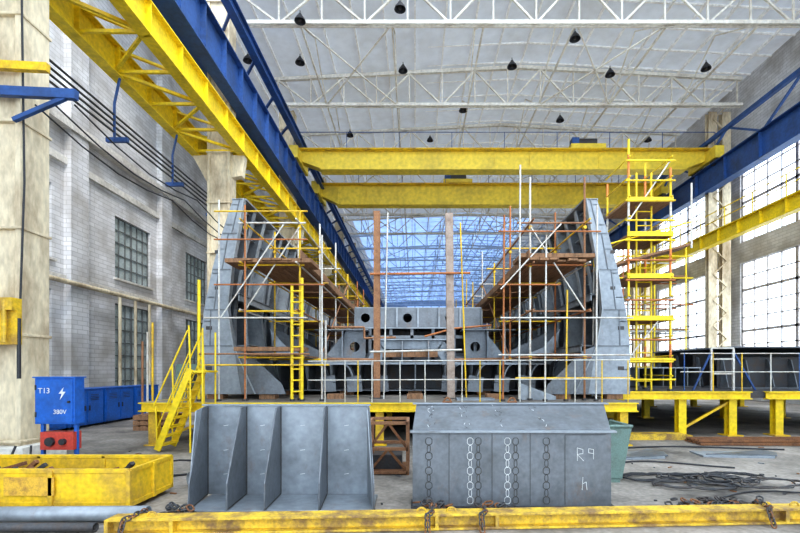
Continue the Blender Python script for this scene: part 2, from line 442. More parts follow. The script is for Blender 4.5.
# ---------------------------------------------------------------- bridge cranes
def crane(y,zt,h,xa=-6.9,xb=17.1,trolley=9):
    b=B('bridge_crane')
    pts=[(xa,y,zt-h*.45),(xa+1.6,y,zt-h),(xb-1.6,y,zt-h),(xb,y,zt-h*.45),(xb,y,zt),(xa,y,zt)]
    b.prism(pts,(0,.6,0),YELP)
    b.box(xa,xb,y-.08,y+.68,zt,zt+.05,YELP)
    b.box(xa+1.4,xb-1.4,y-.08,y+.68,zt-h-.04,zt-h,YELP)
    x=xa+1.5
    while x<xb-1: b.box(x,x+.03,y-.04,y,zt-h,zt,YELP); x+=2
    b.beam((xa,y+.3,zt+.1),(xb,y+.3,zt+.1),.08,.1,STEELD)
    for x in (xa+.1,xb-.1):
        b.box(x-.25,x+.25,y-.9,y+1.6,zt-h*.45-.3,zt-.1,YELP)
        for yy in (y-.5,y+1.2): b.tube((x-.12,yy,zt-h*.45-.3),(x+.12,yy,zt-h*.45-.3),.3,STEELD,16)
    b.beam((xa,y-.35,zt+.9),(xb,y-.35,zt+.9),.03,.03,BLUE)
    x=xa
    while x<=xb: b.beam((x,y-.35,zt),(x,y-.35,zt+.9),.03,.03,BLUE); x+=3
    b.box(xa,xb,y-.4,y-.08,zt-.05,zt,YEL)
    t=trolley
    b.box(t,t+2.0,y-.1,y+.9,zt+.15,zt+.4,YELP); b.tube((t+.3,y+.4,zt+.65),(t+1.6,y+.4,zt+.65),.25,STEELD,16)
    b.box(t+.1,t+.5,y,y+.5,zt+.4,zt+.8,BLUE)
    b.done()
crane(26.0,sz(151,26),1.05)
crane(31.5,sz(185,31.5),1.35,trolley=2)
# ---------------------------------------------------------------- platform (slipway staging)
PT=.97
b=B('assembly_platform')
b.box(-6.1,4.95,10.1,30,.80,PT,STEELD)
b.box(-6.1,4.95,10.1,30,PT,PT+.004,mat('deck_dusty',(.24,.21,.18),(.11,.09,.08),scale=1.5,amt=.8))
b.ibeam((-6.1,10.05,.87),(4.95,10.05,.87),.18,.2,.025,YELB)
b.ibeam((-6.1,10.05,.87),(-6.1,30,.87),.18,.2,.025,YELB)
for x in (-5.9,-4.2,-2.5,-.8,.9,2.6,4.7):
    for y in (10.2,14,18,24):
        b.ibeam((x,y,0),(x,y,.8),.18,.18,.02,YEL); b.box(x-.16,x+.16,y-.16,y+.16,0,.03,YEL)
b.beam((-5.9,10.3,.1),(-4.2,10.3,.75),.06,.06,YEL)
b.done()
b=B('assembly_platform')
b.box(5.15,15.5,11.6,22,.98,1.14,STEELD); 
b.ibeam((5.15,11.55,1.05),(8.6,11.55,1.05),.18,.2,.025,YELB); b.ibeam((9.0,11.55,1.05),(15.5,11.55,1.05),.18,.2,.025,YELB)
for x in (5.3,6.9,8.2,9.4,11,13,15.2):
    for y in (11.7,16,21):
        b.ibeam((x,y,0),(x,y,.98),.2,.2,.025,YELB); b.box(x-.2,x+.2,y-.2,y+.2,0,.03,YEL)
b.beam((6.9,11.7,.15),(8.2,11.7,.9),.06,.06,YEL)
b.box(5.2,6.6,10.9,11.3,0,.14,YELW)
b.done()

# ---------------------------------------------------------------- ship hull section
HB=1.10
prof=[(5.32,HB),(5.32,2.3),(5.22,3.2),(5.02,4.2),(4.78,5.1),(4.5,5.95)]
dep=[1.35,.80,.56,.46,.38,.24]
dep2=[.95,.5,.4,.34,.3,.22]
hull=bpy.data.objects.new('ship_hull_section',None); hull.location=(0,11.2,PT); sc.collection.objects.link(hull)
def wing(s,name):
    b=B(name); y0,y1=11.2,28.0
    for i in range(len(prof)-1):
        (xa,za),(xb,zb)=prof[i],prof[i+1]
        b.prism([(s*xa,y0,za),(s*xb,y0,zb),(s*(xb+.03),y0,zb),(s*(xa+.03),y0,za)],(0,y1-y0,0),STEEL2)
    y=y0;n=0
    while y<y1:
        deep=n%3==0
        inner=[(p[0]-d_) for p,d_ in zip(prof,dep if deep else dep2)]
        mm=STEEL2 if n==0 else (STEEL3 if deep else STEEL)
        for i in range(len(prof)-1):
            za,zb=prof[i][1],prof[i+1][1]
            b.prism([(s*prof[i][0],y,za),(s*prof[i+1][0],y,zb),(s*inner[i+1],y,zb),(s*inner[i],y,za)],(0,.03,0),mm)
            b.prism([(s*inner[i],y-.07,za),(s*inner[i+1],y-.07,zb),(s*(inner[i+1]-.03),y-.07,zb),(s*(inner[i]-.03),y-.07,za)],(0,.17,0),STEEL3)
        y+=.8;n+=1
    for z in (1.7,2.3,2.9,3.5,4.1,4.7,5.3,5.8):
        for i in range(len(prof)-1):
            if prof[i][1]<=z<=prof[i+1][1]:
                t=(z-prof[i][1])/(prof[i+1][1]-prof[i][1]); x=prof[i][0]+t*(prof[i+1][0]-prof[i][0])
        b.box(min(s*x,s*(x-.16)),max(s*x,s*(x-.16)),y0,y1,z,z+.02,STEEL3)
    b.box(min(s*4.2,s*4.56),max(s*4.2,s*4.56),y0,y1,5.93,5.97,STEEL2)
    for z,xi in ((2.3,4.2),(3.6,4.45)):
        xo=5.28 if z<3 else 5.1
        b.box(min(s*xi,s*xo),max(s*xi,s*xo),y0+.2,y1,z,z+.03,STEEL)
        b.box(min(s*xi,s*(xi+.03)),max(s*xi,s*(xi+.03)),y0+.2,y1,z-.14,z+.05,STEEL3)
    y=y0+.72
    while y<y1: b.beam((s*4.25,y,1.1),(s*4.25,y,2.3),.07,.07,STEEL2); b.beam((s*4.45,y,2.33),(s*4.5,y,3.6),.06,.06,STEEL2); y+=2.16
    inner=[(p[0]-d_) for p,d_ in zip(prof,dep)]
    for z in (2.3,3.2,4.2,5.1):
        i=[p[1] for p in prof].index(z); b.beam((s*prof[i][0],y0-.005,z),(s*inner[i],y0-.005,z),.02,.03,STEEL)
    for i in range(1,len(prof)-1):
        b.beam((s*(prof[i][0]-.22),y0-.01,prof[i][1]),(s*(prof[i+1][0]-.14),y0-.01,prof[i+1][1]),.02,.02,STEEL)
    for z in (1.7,2.7,3.7,4.6):
        b.box(min(s*5.2,s*5.05),max(s*5.2,s*5.05),y0-.012,y0-.004,z,z+.09,STEELD) if z<3 else b.box(min(s*4.98,s*4.86),max(s*4.98,s*4.86),y0-.012,y0-.004,z,z+.08,STEELD)
    b.prism([(s*3.97,y0-.04,HB),(s*3.2,y0-.04,HB),(s*3.3,y0-.04,1.35),(s*4.2,y0-.04,2.2),(s*4.5,y0-.04,2.3),(s*4.3,y0-.04,HB)],(0,.03,0),STEEL)
    b.done(parent=hull)
wing(-1,'side_shell_port'); wing(1,'side_shell_starboard')
b=B('double_bottom')
b.box(-3.9,3.9,13,28,HB,HB+.03,STEEL); b.box(-3.9,3.9,13.0,28,1.88,1.91,STEEL2)
for x in [-3.9,-3.1,-2.4,-1.6,-.85,0,.85,1.6,2.4,3.1,3.9]:
    b.box(x-.015,x+.015,13,28,HB,1.9,STEEL)
    b.prism([(x,13,1.9),(x,12.6,1.9),(x,12.8,1.5),(x,13,1.3)],(.03,0,0),STEEL2)
b.box(-3.9,3.9,12.9,13.0,1.86,1.92,STEEL2); b.box(-3.9,3.9,13.9,13.93,HB,1.9,STEELD)
for y in (16,19,22,25): b.box(-3.9,3.9,y,y+.03,1.9,2.3,STEEL)
for s in(-1,1):
    b.prism([(s*2.6,13,1.9),(s*3.9,13,1.9),(s*4.2,13,2.9),(s*3.7,13,2.35)],(0,.03,0),STEEL2)
    b.prism([(s*2.2,14.2,1.9),(s*4.2,14.2,1.9),(s*4.4,14.2,3.0),(s*3.4,14.2,2.5)],(0,.03,0),STEEL)
    for y in (16,18,20,22):
        b.prism([(s*2.6,y,1.9),(s*4.2,y,1.9),(s*4.4,y,3.0),(s*3.8,y,2.5)],(0,.03,0),STEEL)
b.done(parent=hull)
b=B('engine_seat')
zc=sz(318,15)
xs_=[-1.65,-.95,-.25,.45,1.15,1.85]
for i,x in enumerate(xs_):
    if i in (0,2,4): b.holeplate((x,15,zc),(1,0,0),(0,0,1),.7,.66,.15,.03,STEEL)
    else: b.box(x-.35,x+.35,15,15.03,zc-.33,zc+.33,STEEL)
b.box(-2.0,2.2,15,17.5,zc+.33,zc+.36,STEEL2)
b.box(-2.0,2.2,14.9,15.06,zc-.36,zc-.32,STEEL2)
b.box(-2.0,2.2,17.4,17.43,zc-.33,zc+.33,STEELD)
for x in (-2.0,-1.3,.1,.8,1.5,2.2): b.box(x-.015,x+.015,14.93,17.5,1.9 if abs(x)>1.9 else zc-.33,zc+.33,STEEL)
for x in (-1.3,-.6,.1,.8,1.5): b.box(x-.03,x+.03,14.9,15,zc-.33,zc+.33,STEEL2)
for x in (-2.2,-1.5,-.8,-.1,.6,1.3,2.0): b.box(x-.05,x+.05,14.97,15.03,1.9,zc-.33,STEEL)
b.box(-2.2,2.3,16.4,16.43,1.9,zc-.33,STEELD); b.box(-2.2,2.3,14.97,15.03,1.9,2.15,STEEL); b.box(-2.2,2.3,14.97,15.03,2.75,2.85,STEEL)
b.prism([(-1.15,14,2.62),(.9,14,2.62),(.75,14,2.35),(-1.0,14,2.35)],(0,.03,0),STEEL2)
b.prism([(-1.15,14,2.62),(-.9,14,2.3),(-1.1,14,1.9),(-1.55,14,1.9)],(0,.03,0),STEEL2)
b.prism([(.9,14,2.62),(.65,14,2.3),(.9,14,1.9),(1.35,14,1.9)],(0,.03,0),STEEL2)
b.box(-1.3,1.1,13.8,15,2.62,2.66,STEEL2)
b.box(-1.0,.7,13.94,13.98,2.1,2.28,WOOD)
for x in (-1.2,-.4,.4,1.0): b.prism([(x,14,2.6),(x,13.75,2.6),(x,13.3,1.9),(x,14,1.9)],(.025,0,0),STEEL)
for s in (-1,1):
    b.holeplate((s*1.95,14.6,2.45),(1,0,0),(0,0,1),.7,1.05,.16,.03,STEEL)
    b.prism([(s*2.3,14.6,1.9),(s*3.1,14.6,1.9),(s*2.3,14.6,2.9)],(0,.03,0),STEEL2)
    b.box(min(s*1.5,s*3.2),max(s*1.5,s*3.2),14.3,15,2.97,3.0,STEEL2)
    b.box(min(s*2.3,s*2.33),max(s*2.3,s*2.33),14.3,15,1.9,2.95,STEEL2)
    b.tube((s*1.2,13.6,2.0),(s*3.4,13.9,2.05),.05,RUSTL,10)
    b.tube((s*2.7,13.6,1.92),(s*2.7,13.6,3.2),.04,GALV,10)
b.path([(-2.6,14.2,3.05),(-1.6,14.2,3.05),(-1.6,14.2,2.7),(-.6,14.1,2.72)],.035,RUSTL,8)
b.path([(.3,14.1,2.75),(1.2,14.1,3.0),(2.4,14.1,3.1)],.03,ORNG,8)
b.done(parent=hull)
b=B('keel_blocks')
for x in (-5,-3.7,-2,0,2,3.7,5):
    for y in (11.4,13.3,17,21,25): b.box(x-.2,x+.2,y-.15,y+.15,PT+.004,HB,WOOD)
b.done(parent=hull)
b=B('front_floor_plates')
for x in (-2.3,-1.6,-.9,.9,1.6,2.3,3.0):
    pts=[]
    for i in range(7):
        t=i/6; pts.append((x+(.35*t*t if x>0 else -.35*t*t),12.0,HB+.02+.75*(1-(1-t)**2)))
    for p,q in zip(pts[:-1],pts[1:]): b.beam(p,q,.4,.04,STEEL)
for x0_,x1_ in ((-3.2,-.7),(.7,3.4)):
    b.beam((x0_,12.0,1.86),(x1_,12.0,1.86),.5,.04,STEEL2)
b.done(parent=hull)
b=B('steel_offcut')
b.prism([(sx(520,10.8),10.8,PT+.01),(sx(556,10.8),10.8,PT+.01),(sx(556,10.8),10.8,PT+.1),(sx(520,10.8),10.8,PT+.42)],(0,.04,0),STEEL2); b.done()
b=B('steel_offcut'); b.box(1.0,1.9,10.7,11.2,PT+.005,PT+.05,STEEL2); b.done()

# ---------------------------------------------------------------- shoring posts
b=B('shoring_portal')
b.ibeam((sx(377,11.5),11.5,PT+.01),(sx(377,11.5),11.5,sz(212,11.5)),.16,.18,.02,RUSTL)
b.ibeam((sx(451,11.5),11.5,PT+.01),(sx(449,11.5),11.5,sz(214,11.5)),.19,.18,.02,mat('post_brown_grey',(.36,.28,.23),(.18,.12,.09),scale=5,amt=.8))
b.tube((sx(370,11.4),11.38,sz(275,11.5)),(sx(470,11.4),11.38,sz(274,11.5)),.03,ORNG)
b.tube((sx(370,11.4),11.38,sz(352,11.5)),(sx(462,11.4),11.38,sz(350,11.5)),.025,GALV)
b.tube((sx(384,11.4),11.32,PT),(sx(388,11.4),11.32,sz(215,11.5)),.02,GALV)
b.tube((sx(466,11.4),11.32,PT),(sx(460,11.4),11.32,sz(225,11.5)),.02,YEL)
b.box(sx(370,11.5),sx(384,11.5),11.35,11.65,PT+.004,PT+.03,STEELD); b.box(sx(444,11.5),sx(458,11.5),11.35,11.65,PT+.004,PT+.03,STEELD)
b.done()

# ---------------------------------------------------------------- scaffolds
TM=[GALV,YEL,ORNG,RUSTL,YEL,GALV]
def scaffold(s,tall):
    b=B('tube_scaffold')
    inner,outer=2.75,4.05
    ys=[10.75,13.0,15.6,18.4,21.4,24]
    for y in ys:
        for x in (inner,outer):
            top=5.9+R.uniform(-.5,.7)
            if y<11: top=tall
            zb=PT+.004 if y<12.9 else 1.92
            b.tube((s*x,y,zb),(s*x,y,top),.026,R.choice(TM))
            b.tube((s*x,y,zb),(s*x,y,zb+.05),.06,STEELD)
            for z in (2.0,4.2,5.1): b.tube((s*x,y-.05,z),(s*x,y+.05,z),.045,YEL,6)
        for z in (2.0,3.1,4.2,5.2):
            b.tube((s*(inner-R.uniform(.1,.35)),y-.04,z),(s*(outer+.15),y-.04,z),.022,R.choice(TM))
    for x in (inner,outer):
        for z in (3.1,4.2,5.2):
            b.tube((s*x,10.4,z),(s*x,24.2,z),.022,R.choice(TM))
    b.tube((s*outer,10.7,3.1),(s*inner,10.7,5.1),.02,GALV)
    b.tube((s*inner,13,2),(s*inner,18.4,5.2),.02,RUSTL)
    for j in range(6):
        x=inner-.1+j*.23
        L0=10.35+R.uniform(0,.25)
        for (ya,yb) in ((L0,14.7),(14.8,19.1),(19.2,24.1)):
            b.box(min(s*x,s*(x+.215)),max(s*x,s*(x+.215)),ya,yb,4.24+R.uniform(0,.02),4.30,WOOD)
    for j in range(4):
        x=inner+.15+j*.26
        b.box(min(s*x,s*(x+.23)),max(s*x,s*(x+.23)),10.6,14.7,2.04,2.09,WOOD)
        b.box(min(s*x,s*(x+.23)),max(s*x,s*(x+.23)),13.5,21.1,3.14,3.19,WOOD)
    b.box(min(s*(inner-.12),s*(inner-.09)),max(s*(inner-.12),s*(inner-.09)),10.4,22,4.28,4.48,WOOD)
    b.done()
scaffold(-1,5.5); scaffold(1,6.3)
b=B('tube_scaffold')
for (u,top,m) in ((219,200,GALV),(292,285,YELB),(302,278,YELB),(199,280,YELB),(245,205,ORNG),(322,235,GALV)):
    x=sx(u,10.5); b.tube((x,10.5,PT+.004),(x,10.5,sz(top,10.5)),.022 if m!=YELB else .038,m); b.tube((x,10.5,PT+.004),(x,10.5,PT+.05),.06,STEELD)
for (u0,u1,v,m) in ((205,308,318,GALV),(215,308,240,ORNG),(200,310,354,RUSTL),(215,308,212,YEL),(200,330,365,YEL),(215,325,285,ORNG)):
    b.tube((sx(u0,10.5),10.45,sz(v,10.5)),(sx(u1,10.5),10.45,sz(v,10.5)),.019,m)
for j in range(4): b.box(sx(226,10.6),sx(312,10.6),10.52+j*.22,10.72+j*.22,sz(263,10.6)+j*.004,sz(259,10.6)+j*.004,WOOD)
for j in range(3): b.box(sx(235,10.6),sx(303,10.6),10.52+j*.22,10.72+j*.22,sz(351,10.6)+j*.004,sz(347,10.6)+j*.004,WOOD)
for k_ in range(12):
    z=1.2+k_*.26; 
    if z<sz(290,10.5): b.tube((sx(292,10.5),10.47,z),(sx(302,10.5),10.47,z),.018,YELB)
b.tube((sx(222,10.5),10.42,sz(318,10.5)),(sx(285,10.5),10.42,sz(225,10.5)),.018,GALV)
b.done()
b=B('tube_scaffold')
for (u,top,m) in ((519,165,GALV),(503,215,ORNG),(545,235,GALV),(596,205,GALV),(566,290,YEL)):
    x=sx(u,10.5); b.tube((x,10.5,PT+.004),(x+.03,10.5,sz(top,10.5)),.022,m); b.tube((x,10.5,PT+.004),(x,10.5,PT+.05),.06,STEELD)
for (u0,u1,v,m) in ((500,632,318,GALV),(498,600,232,ORNG),(498,632,355,GALV),(515,632,378,YEL),(498,560,285,ORNG)):
    b.tube((sx(u0,10.5),10.45,sz(v,10.5)),(sx(u1,10.5),10.45,sz(v,10.5)),.019,m)
b.tube((sx(500,10.5),10.42,sz(290,10.5)),(sx(560,10.5),10.42,sz(225,10.5)),.018,GALV)
for j in range(4): b.box(sx(520,10.6),sx(594,10.6),10.52+j*.22,10.72+j*.22,sz(258,10.6)+j*.004,sz(254,10.6)+j*.004,WOOD)
b.done()
b=B('guard_rail')
for u in (325,345,358,372,400,425,462,480,500,520,545,575,602,628):
    x=sx(u,10.2); b.tube((x,10.2,PT),(x,10.2,PT+.95),.014,R.choice([GALV,YEL,GALV]))
for zz in (.5,.93): b.tube((sx(308,10.2),10.2,PT+zz),(sx(630,10.2),10.2,PT+zz+.03),.012,GALV)
b.done()
b=B('scaffold_tower')
X0,X1=5.6,6.7; Y0,Y1=11.8,13.1
for (x,y,t) in ((X0,Y0,7.75),(X1,Y0,7.0),(X0,Y1,7.1),(X1,Y1,7.7)):
    z=1.144; i=0
    while z<t:
        z2=min(z+.62,t); b.tube((x,y,z),(x,y,z2),.032,(YELB,mat('orange_tube',(.75,.25,.06)),YELB,GALV)[i%4]); z=z2;i+=1
    b.tube((x,y,1.144),(x,y,1.2),.08,STEELD)
z=1.45
while z<7.2:
    b.tube((X0-.1,Y0-.05,z),(X1+.1,Y0-.05,z),.024,YELB if R.random()<.75 else ORNG)
    b.tube((X0,Y0-.1,z+.1),(X0,Y1+.1,z+.1),.02,YELB); b.tube((X1,Y0-.1,z+.1),(X1,Y1+.1,z+.1),.02,YELB)
    z+=.52
for z in (1.9,3.0,4.1,5.2,6.1):
    b.box(X0-.05,X1+.05,Y0-.02,Y1,z,z+.05,WOOD); b.box(X0-.05,X1+.05,Y0-.06,Y0-.02,z,z+.12,YELB)
for i in range(14):
    b.tube((X0+.35,Y0+.3,1.4+i*.38),(X0+.75,Y0+.3,1.4+i*.38),.018,YELB)
b.beam((X0+.35,Y0+.3,1.15),(X0+.35,Y0+.3,7),.04,.04,YELB); b.beam((X0+.75,Y0+.3,1.15),(X0+.75,Y0+.3,7),.04,.04,YELB)
b.prism([(X0-.9,Y0,4.3),(X1+.6,Y0,5.0),(X1+.6,Y0,5.06),(X0-.9,Y0,4.36)],(0,.7,0),WOOD)
b.tube((X0-.9,Y0,4.9),(X1+.6,Y0,5.6),.02,YELB); b.tube((X0-.9,Y0,4.3),(X0-.9,Y0,5.3),.025,YELB); b.tube((X1+.55,Y0,4.9),(X1+.55,Y0,6.6),.025,GALV)
b.tube((X0-.95,Y0,1.0),(X0-.9,Y0,4.4),.025,GALV)
b.tube((X0,Y0,5.6),(X1,Y0,7.2),.02,GALV); b.tube((X0,Y0,2.0),(X1,Y0,3.4),.02,GALV)
b.done()

# ---------------------------------------------------------------- stairs at left
b=B('access_stairs')
y0_,y1_=9.25,9.85
xb,xt=-5.3,-4.62
for y in (y0_,y1_):
    b.beam((xb,y,.05),(xt,y,PT+.75),.04,.13,YELB)
    b.tube((xb-.08,y,.95),(xt-.05,y,PT+1.55),.018,YELB); b.tube((xb,y,.5),(xt,y,PT+1.15),.014,YELB)
    for t in (0,.5,1): 
        x=xb+(xt-xb)*t; z=.05+(PT+.7)*t; b.tube((x,y,z),(x-.03,y,z+.9),.018,YELB)
for i in range(9):
    t=(i+.5)/9; x=xb+(xt-xb)*t; z=.05+(PT+.7)*t
    b.box(x-.09,x+.09,y0_,y1_,z-.012,z+.012,YELB)
b.box(xt-.05,xt+.3,y0_,y1_,PT+.68,PT+.72,YELB)
for y in (y0_,y1_):
    b.tube((xt+.25,y,0),(xt+.25,y,PT+1.55),.02,YELB); b.tube((xt,y,0),(xt,y,PT+.7),.02,YELB)
b.done()

# ---------------------------------------------------------------- foreground left: ribbed steel section
b=B('ribbed_steel_section')
yb=6.05; zt=1.22; yf=5.35
b.box(-2.82,-.62,yb,yb+.02,.03,zt,STEEL2)
b.box(-2.72,-.50,yf,yb,.01,.03,STEEL2)
xs2=[-2.8,-2.28,-1.82,-1.2,-.64]
for i,x in enumerate(xs2):
    xf={0:-2.7,1:-2.25,2:-1.8,3:-1.15,4:-.5}[i]
    b.prism([(x,yb,zt),(x+(xf-x)*.25,yb-.2,zt-.01),(xf,yf,.35),(xf,yf,.02),(x,yb,.02)],(.018,0,0),STEEL)
    b.tube((x+.02,yb-.008,.05),(x+.02,yb-.008,zt-.02),.009,WELD,6)
    b.tube((x+.02,yb-.01,.04),(xf+.02,yf+.01,.04),.009,WELD,6)
b.prism([(-2.8,yb,zt),(-2.72,yb-.45,zt-.03),(-2.70,yf,.03),(-2.8,yb,.02)],(-.015,0,0),STEEL2)
b.prism([(-.64,yb,zt),(-.60,yb-.45,zt-.02),(-.5,yf,.03),(-.64,yb,.02)],(.015,0,0),STEEL2)
b.box(-2.85,-.60,yb-.03,yb+.06,zt,zt+.02,STEEL2)
for z in (.3,.62,.95):
    for i in range(4):
        xm=(xs2[i]+xs2[i+1])/2; b.tube((xm-.03,yb-.004,z),(xm+.03,yb-.004,z+.01),.004,CHALK,5)
b.done(.003)
# foreground right: plated block with weld seams
b=B('plated_steel_block')
yA=5.55; x0_,x1_=-.03,2.42
b.box(x0_,x1_,yA,yA+.02,.02,.95,STEEL); b.box(x0_-.03,x1_+.05,yA-.05,yA+.05,.93,.955,STEEL2)
b.prism([(x0_,yA+.02,.95),(x1_,yA+.02,.95),(x1_+.2,6.25,1.22),(x0_+.05,6.25,1.22)],(0,.0,.015),STEEL)
b.prism([(x0_,yA+.02,.02),(x0_,yA+.02,.95),(x0_+.05,6.25,1.22),(x0_+.05,6.25,.02)],(.02,0,0),STEEL)
b.prism([(x1_,yA+.02,.02),(x1_,yA+.02,.95),(x1_+.2,6.25,1.22),(x1_+.2,6.25,.02)],(-.02,0,0),STEEL)
b.box(x0_+.05,x1_+.2,6.25,6.27,.02,1.24,STEEL); b.box(x0_,x1_+.25,6.2,6.32,1.225,1.245,STEEL2)
b.box(x0_-.02,x1_+.05,yA-.04,yA+.3,0,.02,STEELD)
def chain_marks(xc,z0,z1,w=.075,m=WELD,r_=.005):
    z=z0;i=0
    yy=yA-.003
    while z<z1-.07:
        h=.085; ww=w if i%2==0 else w*.5
        c=[(xc-ww,yy,z+.02),(xc-ww*.5,yy,z),(xc+ww*.5,yy,z),(xc+ww,yy,z+.02),(xc+ww,yy,z+h-.02),(xc+ww*.5,yy,z+h),(xc-ww*.5,yy,z+h),(xc-ww,yy,z+h-.02),(xc-ww,yy,z+.02)]
        b.path(c,r_,m,5); z+=h+.006;i+=1
for xc in (.17,1.62): chain_marks(xc,.05,.92,.04)
for xc in (.68,1.14): chain_marks(xc,.05,.92,.035,CHALK,.004); 
for xc in (.78,1.24): chain_marks(xc,.05,.92,.035,WELD)
for xc in (.42,.95,1.42): b.path([(xc,yA-.003,.04),(xc,yA-.003,.92)],.004,WELD,5)
b.path([(1.85,yA-.003,.04),(1.85,yA-.003,.9),(2.35,yA-.003,.9)],.004,WELD,5)
def stroke(pts): b.path([(x,yA-.004,z) for x,z in pts],.004,CHALK,5)
stroke([(2.0,.58),(2.0,.74),(2.07,.72),(2.07,.67),(2.0,.66),(2.08,.58)])
stroke([(2.20,.60),(2.20,.72),(2.14,.73),(2.14,.68),(2.20,.67)])
stroke([(2.06,.22),(2.07,.38)]); stroke([(2.07,.3),(2.11,.32),(2.12,.22)])
for i in range(50):
    x=R.choice([.2,.65,1.1,1.6])+R.uniform(-.06,.06); t=R.random(); L_=R.uniform(.03,.1)
    y=yA+.05+t*.6; z=.95+ (y-yA-.02)/.68*.27+.018
    b.tube((x,y,z),(x+R.uniform(-.03,.03),y+.01+L_*.5,z+L_*.5*.4),.004,WELD if i%3 else CHALK,5)
b.done(.003)
for x in (.45,1.35):
    b=B('lifting_shackle')
    for a in range(8):
        t0=math.pi*a/8;t1=math.pi*(a+1)/8
        b.tube((x+.05*math.cos(t0),6.26,1.245+.07*math.sin(t0)),(x+.05*math.cos(t1),6.26,1.245+.07*math.sin(t1)),.012,RUST,8)
    b.tube((x-.07,6.26,1.255),(x+.07,6.26,1.255),.012,RUST); b.done()
b=B('steel_stillage')
a0,a1,c0,c1=-.75,-.12,7.3,8.0
for x in (a0,a1):
    for y in (c0,c1): b.beam((x,y,0),(x,y,.86),.05,.05,RUSTL)
for z in (.04,.42,.84):
    for y in (c0,c1): b.beam((a0,y,z),(a1,y,z),.05,.05,RUSTL)
    for x in (a0,a1): b.beam((x,c0,z),(x,c1,z),.05,.05,RUSTL)
for z0_,z1_ in ((.04,.42),(.42,.84)):
    b.beam((a0,c0,z0_),((a0+a1)/2,c0,z1_),.04,.04,RUST); b.beam(((a0+a1)/2,c0,z1_),(a1,c0,z0_),.04,.04,RUST)
b.box(a0,a1,c0,c1,.05,.07,RUST); b.box(a0+.05,a1-.1,c0+.1,c1-.1,.07,.3,STEELD)
b.done()
b=B('scrap_bin')
b.prism([(2.75,6.8,.05),(3.1,6.8,.05),(3.25,6.8,.85),(2.7,6.8,.85)],(0,.03,0),GREENB)
b.prism([(2.75,7.5,.05),(3.1,7.5,.05),(3.25,7.5,.85),(2.7,7.5,.85)],(0,.03,0),GREENB)
b.prism([(3.1,6.8,.05),(3.13,6.8,.05),(3.28,6.8,.85),(3.25,6.8,.85)],(0,.73,0),GREENB)
b.prism([(2.75,6.8,.05),(2.78,6.8,.05),(2.73,6.8,.85),(2.7,6.8,.85)],(0,.73,0),GREENB)
b.box(2.75,3.1,6.8,7.5,.0,.06,GREENB)
b.tube((2.68,6.79,.85),(3.28,6.79,.85),.025,GREENB); b.tube((3.27,6.79,.85),(3.27,7.53,.85),.025,GREENB)
b.done()

# ---------------------------------------------------------------- foreground yellow beam + chains
P0=Vector((-3.15,4.68,.09)); P1=Vector((4.9,5.08,.09))
b=B('lifting_beam')
b.ibeam(P0,P1,.2,.17,.025,YELW)
d_=(P1-P0)
for t in (.0,.08,.42,.5,.9,1): 
    c=P0+d_*t; b.box(c.x-.02,c.x+.02,c.y-.1,c.y+.1,.01,.17,YELW)
b.beam(P0+Vector((-.0,.25,-.03)),P0+Vector((3.0,.35,-.03)),.08,.11,RUST)
for t in (.05,.40,.44,.88,.92):
    c=P0+d_*t; 
    for a in range(6):
        t0=math.pi*a/6;t1=math.pi*(a+1)/6
        b.tube((c.x+.05*math.cos(t0),c.y,.17+.05*math.sin(t0)),(c.x+.05*math.cos(t1),c.y,.17+.05*math.sin(t1)),.012,YELW,8)
b.done(.004)
def chain_pile(cx,cy,n,sp,hz,name='rusty_chain',L_=.1,W_=.065,r_=.011,m1=None):
    b=B(name)
    for i in range(n):
        x=cx+R.gauss(0,sp); y=cy+R.gauss(0,sp*.5); z=.03+abs(R.gauss(0,hz))
        e=Matrix.Rotation(R.uniform(0,6.28),3,'Z')@Matrix.Rotation(R.uniform(.8,2.3),3,'X')@Matrix.Rotation(R.uniform(0,3),3,'Y')
        b.link((x,y,z),e,L_,W_,r_,(m1 or RUST) if R.random()<.25 else STEELD)
    b.done()
def chain_over(x,y):
    b=B('rusty_chain')
    pts=[]
    for i in range(20):
        t=i/19
        if t<.3: p=Vector((x-.05,y-.13-.08*(1-t/.3),.03+.17*(t/.3)))
        elif t<.5: p=Vector((x,y-.13+.26*(t-.3)/.2,.20))
        else: p=Vector((x+.25*(t-.5)/.5,y+.13+.25*(t-.5)/.5,.20-.17*min(1,(t-.5)/.25)))
        pts.append(p)
    for i in range(len(pts)-1):
        d=(pts[i+1]-pts[i]).normalized(); q=d.to_track_quat('Z','Y').to_matrix()
        if i%2: q=q@Matrix.Rotation(math.pi/2,3,'Z')
        b.link((pts[i]+pts[i+1])/2,q,.08,.05,.008,RUST if i%3==0 else STEELD)
    b.done()
for x in (-2.9,.18,.75,3.9): chain_over(x,4.68+(x+3.15)*.05)
chain_pile(.2,5.22,60,.13,.06); chain_pile(.95,5.3,30,.12,.04); chain_pile(3.85,5.5,70,.28,.04); chain_pile(-2.75,5.2,24,.10,.04)
b=B('hoist_cable')
for k_ in range(6):
    pts=[]
    cx,cy=3.8+k_*.25,6.7+R.uniform(-.3,.5)
    for i in range(48):
        a=i*.32; r_=.32+.08*math.sin(i*.7+k_); pts.append((cx+math.cos(a)*r_*1.5,cy+math.sin(a)*r_*.8,.02+.02*math.sin(i)**2+.012*k_))
    b.path(pts,.012,STEELD if k_%2 else BLACK,6)
b.path([(3.4+.3*i,8.0+.3*math.sin(i*.6),.02) for i in range(8)],.015,BLACK,6)
b.path([(4+.25*i,5.9+.35*math.sin(i*.45),.02) for i in range(14)],.012,BLACK,6)
b.path([(4.5+.3*i,9.7+.2*math.sin(i*.4),.02) for i in range(12)],.018,BLACK,6)
b.done()

